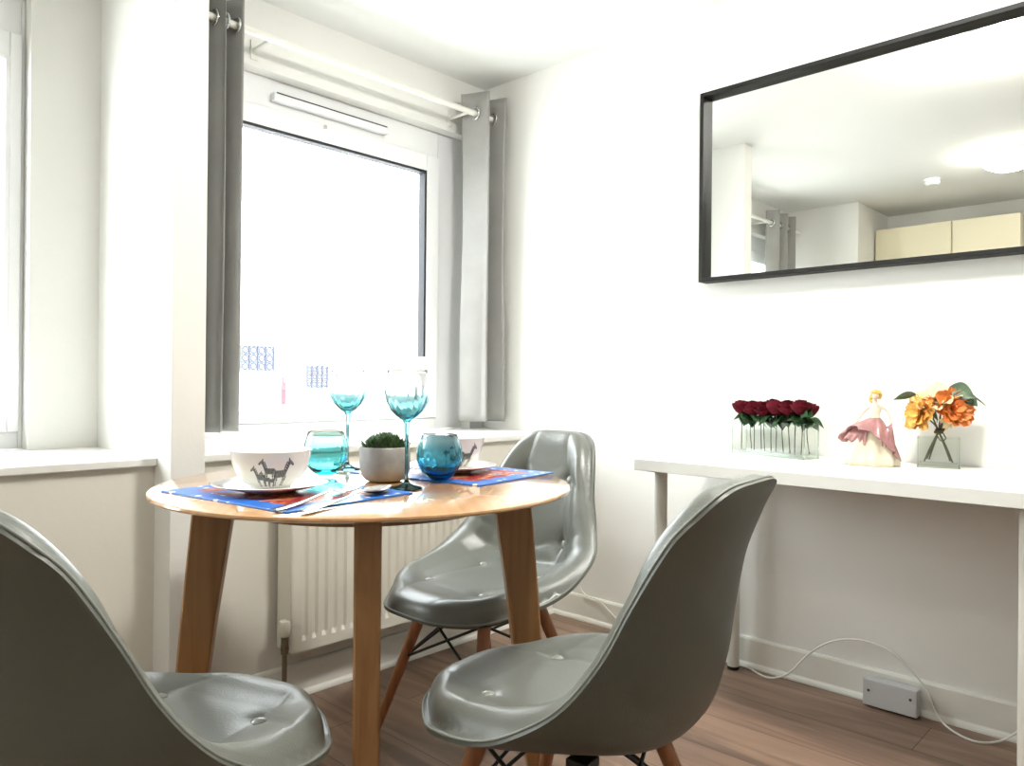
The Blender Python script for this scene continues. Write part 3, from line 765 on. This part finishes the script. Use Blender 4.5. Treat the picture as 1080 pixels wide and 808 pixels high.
def spoon(p0, p1, label):
    p0, p1 = Vector(p0), Vector(p1); Ln = (p1-p0).length; s = Ln/.20
    b = bmesh.new(); strip(b, [(0, .0075, .002), (.01, .010, .002), (.05, .0075, .003), (.10, .0035, .007), (.13, .0035, .011), (.142, .005, .010)], .0018)
    # bowl of the spoon
    n_, m_ = 16, 10; P0 = []; P1 = []
    for i in range(m_+1):
        f_ = i/m_; ro = []; rb = []
        for k in range(n_):
            a = 2*pi*k/n_; rx = .032*f_; ry = .0205*f_; z = .0100-.0085*(1-f_*f_)
            ro.append((.168+rx*cos(a), ry*sin(a)*(1-.12*cos(a)), z)); rb.append((.168+rx*cos(a), ry*sin(a)*(1-.12*cos(a)), z-.0012))
        P0.append(ro); P1.append(rb)
    A = gridmesh(b, P0, True); B = gridmesh(b, P1, True)
    for k in range(n_): b.faces.new((A[-1][k], A[-1][(k+1) % n_], B[-1][(k+1) % n_], B[-1][k]))
    bmesh.ops.remove_doubles(b, verts=b.verts[:], dist=1e-5)
    bmesh.ops.scale(b, vec=(s, 1.15, 1.1), verts=b.verts[:])
    o = mk('spoon', b, M['steel'], None, True, loc=p0, ang=50); o.rotation_euler = (0, 0, atan2((p1-p0).y, (p1-p0).x)); return tag(o, label, 'spoon', 'steel spoons')
zc = TZ+.0038
fork((0.647, 1.157, zc), (0.904, 1.280, zc), 'steel fork on the left placemat, lying behind the spoon')
spoon((0.673, 1.111, zc), (0.940, 1.227, zc), 'steel spoon on the left placemat, in front of the fork')
fork((1.321, 1.566, zc), (1.155, 1.460, zc), 'steel fork beside the right plate, behind the wine glass stem')

# ------------------------------------------------------------------ rose vase
t = thing('rose_vase', (2.437, 1.098, DZ), radians(-14), 'rectangular clear glass vase of dark red roses on the desk', 'vase')
def glass_tank(hx, hy, h, th, fl):
    b = bmesh.new()
    o = [(-hx, -hy), (hx, -hy), (hx, hy), (-hx, hy)]; i_ = [(-hx+th, -hy+th), (hx-th, -hy+th), (hx-th, hy-th), (-hx+th, hy-th)]
    ob = [b.verts.new((*p, 0)) for p in o]; ot = [b.verts.new((*p, h)) for p in o]; it = [b.verts.new((*p, h)) for p in i_]; ib = [b.verts.new((*p, fl)) for p in i_]
    b.faces.new(ob[::-1]); b.faces.new(ib)
    for k in range(4):
        j = (k+1) % 4; b.faces.new((ob[k], ob[j], ot[j], ot[k])); b.faces.new((ot[k], ot[j], it[j], it[k])); b.faces.new((it[k], it[j], ib[j], ib[k]))
    return b
mk('glass_vase', glass_tank(.035, .142, .112, .004, .012), M['clear'], t, loc=(0, 0, .0005))
M['edge_glass'] = glass('glass_edge', (.90, .95, .91))
def tank_edges(hx, hy, h, w_=.0032):
    b = bmesh.new()
    for sx in (-1, 1):
        for sy in (-1, 1): box(b, sx*hx-w_/2, sx*hx+w_/2, sy*hy-w_/2, sy*hy+w_/2, 0, h)
        box(b, sx*hx-w_/2, sx*hx+w_/2, -hy+w_/2, hy-w_/2, h-w_*.6, h); box(b, sx*hx-w_/2, sx*hx+w_/2, -hy+w_/2, hy-w_/2, 0, w_)
        box(b, -hx+w_/2, hx-w_/2, sx*hy-w_/2, sx*hy+w_/2, h-w_*.6, h); box(b, -hx+w_/2, hx-w_/2, sx*hy-w_/2, sx*hy+w_/2, 0, w_)
    return b
mk('vase_edge', tank_edges(.036, .143, .113), M['edge_glass'], t, loc=(0, 0, .0004))
def rose_bm(R_, seed):
    rn = random.Random(seed); b = bmesh.new()
    for lay, (n_, rr, zt) in enumerate(((3, .30, 1.0), (4, .50, .98), (5, .74, .90), (6, .98, .74))):
        for k in range(n_):
            a0 = 2*pi*k/n_+lay*.7+rn.uniform(-.15, .15); wd = 2*pi/n_*.70
            rows = []
            for j in range(8):
                s = j/7; row = []
                for i in range(9):
                    u_ = -1+i/4; a = a0+u_*wd
                    zz = zt*s*(1-.12*u_*u_*s)-(.10*max(0, s-.75)*4*rr)
                    r_ = rr*(.30+.70*sin(s*pi*.62))+.10*rr*max(0, s-.7)*3+rn.uniform(-.02, .02)
                    row.append((R_*r_*cos(a), R_*r_*sin(a), R_*(zz*1.45-.62)))
                rows.append(row)
            gridmesh(b, rows)
    lathe(b, [(0, -.5*R_), (.25*R_, -.42*R_), (.4*R_, -.2*R_), (.38*R_, .2*R_), (.25*R_, .5*R_), (0, .55*R_)], 10)
    return b
rm = []
for s_ in range(3):
    b = rose_bm(.0335, s_); me = bpy.data.meshes.new('rose_bloom'); b.to_mesh(me); b.free(); me.materials.append(M['rose']); me.polygons.foreach_set('use_smooth', [True]*len(me.polygons)); rm.append(me)
def leaf_bm(b, base, d, L_, w_, droop=.15, seg=8, roll=0.):
    d = Vector(d).normalized(); side = d.cross(Vector((0, 0, 1))); side = side.normalized() if side.length > 1e-3 else Vector((1, 0, 0))
    side.rotate(Matrix.Rotation(roll, 3, d)); up = side.cross(d).normalized(); rows = []
    for i in range(seg+1):
        s = i/seg; c = Vector(base)+d*L_*s-Vector((0, 0, 1))*droop*L_*s*s; wd = w_*max(sin(pi*s**.8), .03)
        rows.append([c-side*wd+up*wd*.25, c-side*wd*.5+up*wd*.06, c, c+side*wd*.5+up*wd*.06, c+side*wd+up*wd*.25])
    top_ = gridmesh(b, rows); bot = gridmesh(b, [[Vector(p)-up*.0008 for p in r] for r in rows])
rn = random.Random(11)
for k in range(6):
    for r_ in (-1, 1):
        y = -.118+k*.047+rn.uniform(-.004, .004); x = r_*.016+rn.uniform(-.003, .003); z = .158+rn.uniform(-.006, .007)
        rs = bpy.data.objects.new('rose', rm[(k+r_) % 3]); link(rs, t); rs.location = (x*1.25, y, z); rs.rotation_euler = (rn.uniform(-.3, .3), rn.uniform(-.3, .3), rn.uniform(0, 6))
        b = bmesh.new(); tube(b, [(x*1.25-rs.location.x, 0, -.010), (x*.9-rs.location.x, rn.uniform(-.004, .004), -.07), (x-rs.location.x, rn.uniform(-.008, .008), .0145-z)], .0017, 6, smooth=8)
        st = mk('stem', b, M['stem'], t, True); st.location = rs.location
b = bmesh.new()
for k in range(90):
    y = -.135+.27*k/89+rn.uniform(-.01, .01); a = rn.choice([0, pi])+rn.uniform(-.9, .9)
    leaf_bm(b, (rn.uniform(-.016, .016), y, .116+rn.uniform(0, .024)), (cos(a), sin(a), rn.uniform(-.5, .25)), rn.uniform(.036, .048), rn.uniform(.016, .021), .35, roll=rn.uniform(-.5, .5))
leaf_bm(b, (0, .125, .138), (-.2, 1, .25), .045, .012, .2); leaf_bm(b, (0, -.12, .148), (-.5, -1, -.1), .05, .016, .1, roll=.8)
leaf_bm(b, (-.02, -.125, .145), (-.7, -1, .0), .045, .016, .1, roll=1.0)
mk('rose_leaves', b, M['leaf'], t, True)

# ------------------------------------------------------------------ figurine
def fig():
    t = thing('lady_figurine', (2.36, .760, DZ+.0004), radians(-72), 'porcelain figurine of a blonde lady holding out her pink and cream gown', 'figurine')
    # local frame: +x to the viewer's right, -y towards viewer
    b = bmesh.new(); rows = []
    n_ = 72
    prof = [(0, .064, .034, -.006), (.008, .066, .037, -.006), (.03, .062, .036, -.005), (.055, .055, .034, -.004), (.08, .045, .030, -.002), (.10, .034, .025, 0), (.118, .022, .017, .003), (.130, .0125, .010, .006)]
    for z, rx, ry, dx in prof:
        row = []
        k_ = 1-z/.135
        for i in range(n_):
            a = 2*pi*i/n_; w_ = 1+.10*k_*cos(9*a+z*22)+.05*k_*cos(17*a-z*30)
            sw = (1.0+.25*k_ if cos(a) < -.2 else 1)   # skirt swings out to the left
            row.append((rx*cos(a)*w_*sw+dx, ry*sin(a)*w_, z+.004*k_*(sin(5*a) if z > .004 else 0)))
        rows.append(row)
    V = gridmesh(b, rows, True); b.faces.new(V[0][::-1]); b.faces.new(V[-1])
    mk('underskirt', b, M['gown_cream'], t, True)
    # pink overskirt lifted by both hands: draped swags
    b = bmesh.new(); rows = []
    for j in range(15):
        s = j/14; row = []
        for i in range(61):
            a = pi+(i/60)*2*pi  # full turn, front is -pi/2
            c_, s_ = cos(a), sin(a)
            # hem height: lifted at front centre, low at right-back
            front = max(0, -s_); hem = .045+.045*front*(1-.5*c_)+(.022 if c_ < -.3 else 0)*abs(c_)-.030*max(0, c_)
            z = .130+(hem-.130)*s
            rx = .0125+(.066 if c_ < 0 else .054)*s**.8; ry = .010+.036*s**.8
            f_ = 1+.10*s*cos(11*a+2*s)+.05*s*cos(19*a)
            row.append((.006*(1-s)+rx*c_*f_, ry*s_*f_-.001, z+.004*s*cos(11*a)))
        rows.append(row)
    gridmesh(b, rows)
    # swags up to the hands
    for sx, hz, hx in ((-1, .113, .046), (1, .117, .042)):
        rows = []
        for j in range(11):
            s = j/10; row = []
            for i in range(13):
                u_ = i/12
                A_ = Vector((sx*.010+.004, -.008, .126)).lerp(Vector((sx*hx+.004, -.012, hz)), u_); A_.z -= .014*sin(pi*u_)
                E_ = Vector((sx*.022+.002, -.030, .055)).lerp(Vector((sx*(.074 if sx < 0 else .056), -.010, .050 if sx > 0 else .072)), u_)
                p = A_.lerp(E_, s); p.y -= .012*sin(pi*s)+.004*cos(u_*22)*s; p.z += .003*sin(u_*18)*s; row.append(p)
            rows.append(row)
        gridmesh(b, rows)
    ov = mk('overskirt', b, M['gown_pink'], t, True); md = ov.modifiers.new('th', 'SOLIDIFY'); md.thickness = .0018
    # body: torso, neck, arms as one skinned surface plus head
    b = bmesh.new(); rows = []
    for z, rx, ry in ((.126, .0115, .0095), (.134, .0098, .0082), (.142, .0112, .0092), (.150, .0135, .0108), (.157, .0138, .0098), (.163, .0125, .0075), (.1665, .0070, .0052), (.170, .0042, .0042), (.178, .0040, .0042)):
        rows.append([(.006+rx*cos(2*pi*i/24), ry*sin(2*pi*i/24), z) for i in range(24)])
    V = gridmesh(b, rows, True); b.faces.new(V[0][::-1])
    # head
    lathe(b, [(0, -.012), (.005, -.0108), (.0082, -.006), (.0092, 0), (.0088, .005), (.006, .0095), (0, .0115)], 20, (.006, -.001, .189))
    lathe(b, [(0, 0), (.0012, .0003), (.0008, .003), (0, .004)], 8, (.006, -.0105, .1865))
    for sx, el, hd in ((-1, (-.022, -.001, .145), (-.042, -.012, .113)), (1, (.036, 0, .147), (.046, -.012, .117))):
        sh = (.006+sx*.0115, 0, .160)
        tube(b, [sh, el, hd], lambda q: .0040-.0018*q, 10, smooth=14)
        lathe(b, [(0, -.004), (.0030, -.002), (.0032, .001), (0, .004)], 8, hd)
    mk('figure_body', b, M['skin'], t, True)
    # bodice
    b = bmesh.new(); rows = []
    for z, rx, ry in ((.125, .0130, .0108), (.134, .0108, .0092), (.142, .0122, .0102), (.150, .0146, .0120), (.1555, .0148, .0112), (.157, .0142, .0104)):
        rows.append([(.006+rx*cos(2*pi*i/24), ry*sin(2*pi*i/24), z+(.0015*cos(4*pi*i/24) if z > .15 else 0)) for i in range(24)])
    gridmesh(b, rows, True); mk('bodice', b, M['gown_cream'], t, True)
    # hair: curls clustered round the head
    b = bmesh.new(); rnd = random.Random(4)
    for k in range(70):
        th = rnd.uniform(0, 2*pi); ph = rnd.uniform(-.6, 1.5)
        d = Vector((cos(th)*cos(ph), sin(th)*cos(ph), sin(ph)))
        if d.y < -.45 and d.z < .45: continue
        c = Vector((.006, 0, .190))+Vector((d.x*.0125, d.y*.0110, d.z*.0125)); r_ = rnd.uniform(.0040, .0058)
        bmesh.ops.create_icosphere(b, subdivisions=1, radius=r_, matrix=Matrix.Translation(c))
    for k in range(14):
        bmesh.ops.create_icosphere(b, subdivisions=1, radius=.0038, matrix=Matrix.Translation(Vector((.006-.011+rnd.uniform(-.003, .002), rnd.uniform(-.002, .008), .178+rnd.uniform(-.006, .008)))))
    bmesh.ops.create_icosphere(b, subdivisions=2, radius=.0095, matrix=Matrix.Translation((.006, .0022, .1915)))
    mk('hair', b, M['hair'], t, True)
    t.scale = (1.09,)*3
fig()

# ------------------------------------------------------------------ flower vase
t = thing('flower_vase', (2.468, .612, DZ), radians(-76), 'small square clear glass vase of orange and cream flowers on the desk', 'vase')
mk('glass_vase', glass_tank(.052, .038, .086, .004, .012), M['clear'], t, loc=(0, 0, .0005))
mk('vase_edge', tank_edges(.053, .039, .087, .0025), M['edge_glass'], t, loc=(0, 0, .0004))
def bloom(c, R_, layers, m, seed, tilt, name='flower'):
    rnd = random.Random(seed); b = bmesh.new()
    for lay in range(layers):
        fr_ = (lay+1)/layers; n_ = 5+lay*2
        for k in range(n_):
            a = 2*pi*k/n_+lay*.55+rnd.uniform(-.2, .2); op = radians(78-64*fr_+rnd.uniform(-10, 10)); L_ = R_*(.55+.45*fr_)*rnd.uniform(.88, 1.1); wd = L_*.46
            d = Vector((cos(a), sin(a), 0)); s_ = Vector((-d.y, d.x, 0)); rows = []
            for j in range(7):
                s = j/6; out_ = d*(L_*(s*cos(op)+.25*sin(pi*s*.5)*cos(op)+.10*s*s))+Vector((0, 0, L_*(s*sin(op)-.12*s**3))); row = []
                for i in range(7):
                    u_ = -1+i/3; w_ = wd*sin(pi*(.16+.70*s))*u_
                    row.append(out_+s_*w_+Vector((0, 0, .16*L_*u_*u_*s))+Vector((0, 0, .04*L_*sin(9*u_+k)*s)))
                rows.append(row)
            gridmesh(b, rows)
    lathe(b, [(0, -.05*R_), (.16*R_, 0), (.2*R_, .15*R_), (.1*R_, .32*R_), (0, .36*R_)], 12)
    rot = Vector((0, 0, 1)).rotation_difference(Vector(tilt).normalized()).to_matrix().to_4x4()
    bmesh.ops.transform(b, matrix=Matrix.Translation(c) @ rot, verts=b.verts[:])
    return mk(name, b, m, t, True)
# local x = right of viewer, -y = towards viewer
kn = Vector((0, 0, .108))
bloom((.036, -.018, .174), .048, 4, M['petal_orange'], 1, (.55, -.75, .25))
bloom((-.004, .000, .198), .050, 3, M['petal_cream'], 2, (-.25, -.5, .8))
bloom((-.048, -.012, .156), .042, 4, M['petal_yellow'], 3, (-.75, -.65, .1))
bloom((-.030, -.022, .180), .024, 3, M['petal_orange'], 5, (-.4, -.6, .6))
bloom((.030, .000, .146), .028, 2, M['petal_cream'], 6, (.5, -.6, -.4))
b = bmesh.new()
ends = [((.028, -.010, .172), (-.036, -.012, .016)), ((.008, .01, .195), (-.024, .010, .020)), ((-.044, -.006, .155), (.036, -.006, .015)), ((-.03, -.016, .182), (.030, .014, .018)), ((.05, .0, .215), (-.030, .0, .022))]
for e0, e1 in ends: tube(b, [e0, (e0[0]*.25, e0[1]*.3, .125), (0, 0, .104), (e1[0]*.6, e1[1]*.6, .055), e1], .0022, 8, smooth=18)
mk('stems', b, M['stem'], t, True)
b = bmesh.new()
for k in range(3):
    rr = [(.010*cos(a)+.002*k, .010*sin(a), .102+.004*k+.003*sin(a)) for a in [2*pi*i/20 for i in range(21)]]
    tube(b, rr, .0024, 8)
tube(b, [(.01, -.008, .102), (.018, -.014, .085), (.006, -.016, .078), (-.004, -.012, .094)], .0016, 8, smooth=14)
mk('twine', b, M['stem'], t, True)
def leaf(base, d, L_, w_, droop, roll, stem0):
    b = bmesh.new(); leaf_bm(b, base, d, L_, w_, droop, 12, roll); tube(b, [stem0, tuple((Vector(stem0)+Vector(base))/2+Vector((0, 0, .004))), base], .0012, 6, smooth=8)
    mk('leaf', b, M['leaf2'], t, True)
leaf((-.058, 0, .212), (-1, -.15, -.10), .062, .013, .18, 1.0, (-.012, 0, .165))
leaf((-.022, .008, .200), (.55, .0, .55), .055, .009, .5, .9, (-.012, 0, .150))
leaf((.028, -.012, .236), (.85, -.3, -.35), .070, .024, .12, 1.25, (.02, 0, .20))
leaf((.064, -.006, .212), (.6, -.2, -.55), .045, .016, .05, 1.2, (.03, 0, .20))
leaf((.078, .0, .212), (1, 0, -.55), .045, .004, .2, .6, (.05, 0, .205))
leaf((-.030, -.018, .178), (.6, -.3, -.8), .050, .009, .05, 1.1, (-.03, -.01, .185))
leaf((-.008, .010, .165), (.15, 0, 1), .045, .010, .0, 1.2, (-.004, 0, .13))

# ------------------------------------------------------------------ outside
def ext(name, bm, m, label, cat_): return tag(mk(name, bm, m), label, cat_)
g = tag(mk('ground_outside', bx(-40, 60, 3.1, 60, -.6, -.5), M['ground']), kind='structure')
t = thing('neighbouring_house', (9, 14, -.5), 0, 'pale rendered house across the street, blown out beyond the window', 'building')
mk('house_wall', bx(-9, 9, 0, 6, 0, 4.4), M['render'], t)
rf = bmesh.new()
for p in ((-9.3, -.5, 4.4), (9.3, -.5, 4.4)): pass
V = gridmesh(rf, [[(-9.3, -.5, 4.4), (9.3, -.5, 4.4)], [(-9.3, 3, 6.0), (9.3, 3, 6.0)], [(-9.3, 6.5, 4.4), (9.3, 6.5, 4.4)]]); rf.faces.new((V[0][0], V[1][0], V[2][0])); rf.faces.new((V[0][1], V[2][1], V[1][1])); rf.faces.new((V[0][0], V[2][0], V[2][1], V[0][1]))
mk('roof', rf, M['render'], t)
def hwin(x0, x1, z0, z1):
    b = bmesh.new(); n_ = 4; wd = (x1-x0)/n_
    for i in range(n_+1): box(b, x0+i*wd-.012, x0+i*wd+.012, -.05, -.01, z0, z1)
    for k in range(4): box(b, x0, x1, -.05, -.01, z0+(z1-z0)*k/3-.012, z0+(z1-z0)*k/3+.012)
    rnd = random.Random(int(x0*10))
    for i in range(n_):
        for k in range(3):
            cx = x0+(i+.5)*wd; cz = z0+(k+.5)*(z1-z0)/3; r_ = wd*.33
            tube(b, [(cx+r_*cos(q), -.03, cz+r_*1.0*sin(q)) for q in [2*pi*j/12 for j in range(13)]], .016, 6)
    fr_ = mk('window_grille', b, M['extframe'], t)
hwin(7.09-9, 7.78-9, 1.22+.5, 1.70+.5); hwin(8.54-9, 9.04-9, .88+.5, 1.34+.5)
b = bmesh.new()
for x0, x1, z in ((7.05, 8.1, 2.12), (7.4, 7.75, 2.04), (7.0, 7.6, 1.98), (7.3, 7.9, 1.78)): box(b, x0-9, x1-9, -.03, 0, z+.5, z+.5+.018)
mk('gutter_lines', b, M['stripe'], t)
t2 = thing('red_street_sign', (7.78, 13.6, -.5), 0, 'small faded red sign post in front of the house across the street', 'sign')
b = bmesh.new(); tube(b, [(0, 0, 0), (0, 0, 1.6)], .02, 8); mk('post', b, M['extred'], t2)
b = bmesh.new(); box(b, -.05, .05, -.03, -.02, 1.05, 1.5, .004); box(b, -.03, .09, -.03, -.02, .80, .95, .004); mk('sign_plate', b, M['extred'], t2)

# ------------------------------------------------------------------ light
wd = bpy.data.worlds.new('overcast_sky'); scene.world = wd; wd.use_nodes = True
bg = wd.node_tree.nodes['Background']; bg.inputs[0].default_value = (.93, .97, 1., 1); bg.inputs[1].default_value = 4.6
for (x0, x1) in (W1, W2):
    ld = bpy.data.lights.new('window_portal', 'AREA'); ld.shape = 'RECTANGLE'; ld.size = x1-x0; ld.size_y = LINT-SILL; ld.cycles.is_portal = True
    lo = bpy.data.objects.new('window_portal', ld); COL.objects.link(lo); lo.location = ((x0+x1)/2, YU+.20, (LINT+SILL)/2); lo.rotation_euler = (radians(-90), 0, 0)

scene.cycles.use_denoising = True
scene.cycles.max_bounces = 14; scene.cycles.diffuse_bounces = 3; scene.cycles.glossy_bounces = 5; scene.cycles.transmission_bounces = 12; scene.cycles.transparent_max_bounces = 12
scene.cycles.sample_clamp_indirect = 8
scene.cycles.caustics_reflective = False
scene.cycles.blur_glossy = .5
vs = scene.view_settings; vs.view_transform = 'Standard'; vs.look = 'None'; vs.exposure = 1.56; vs.gamma = 1; vs.use_curve_mapping = False
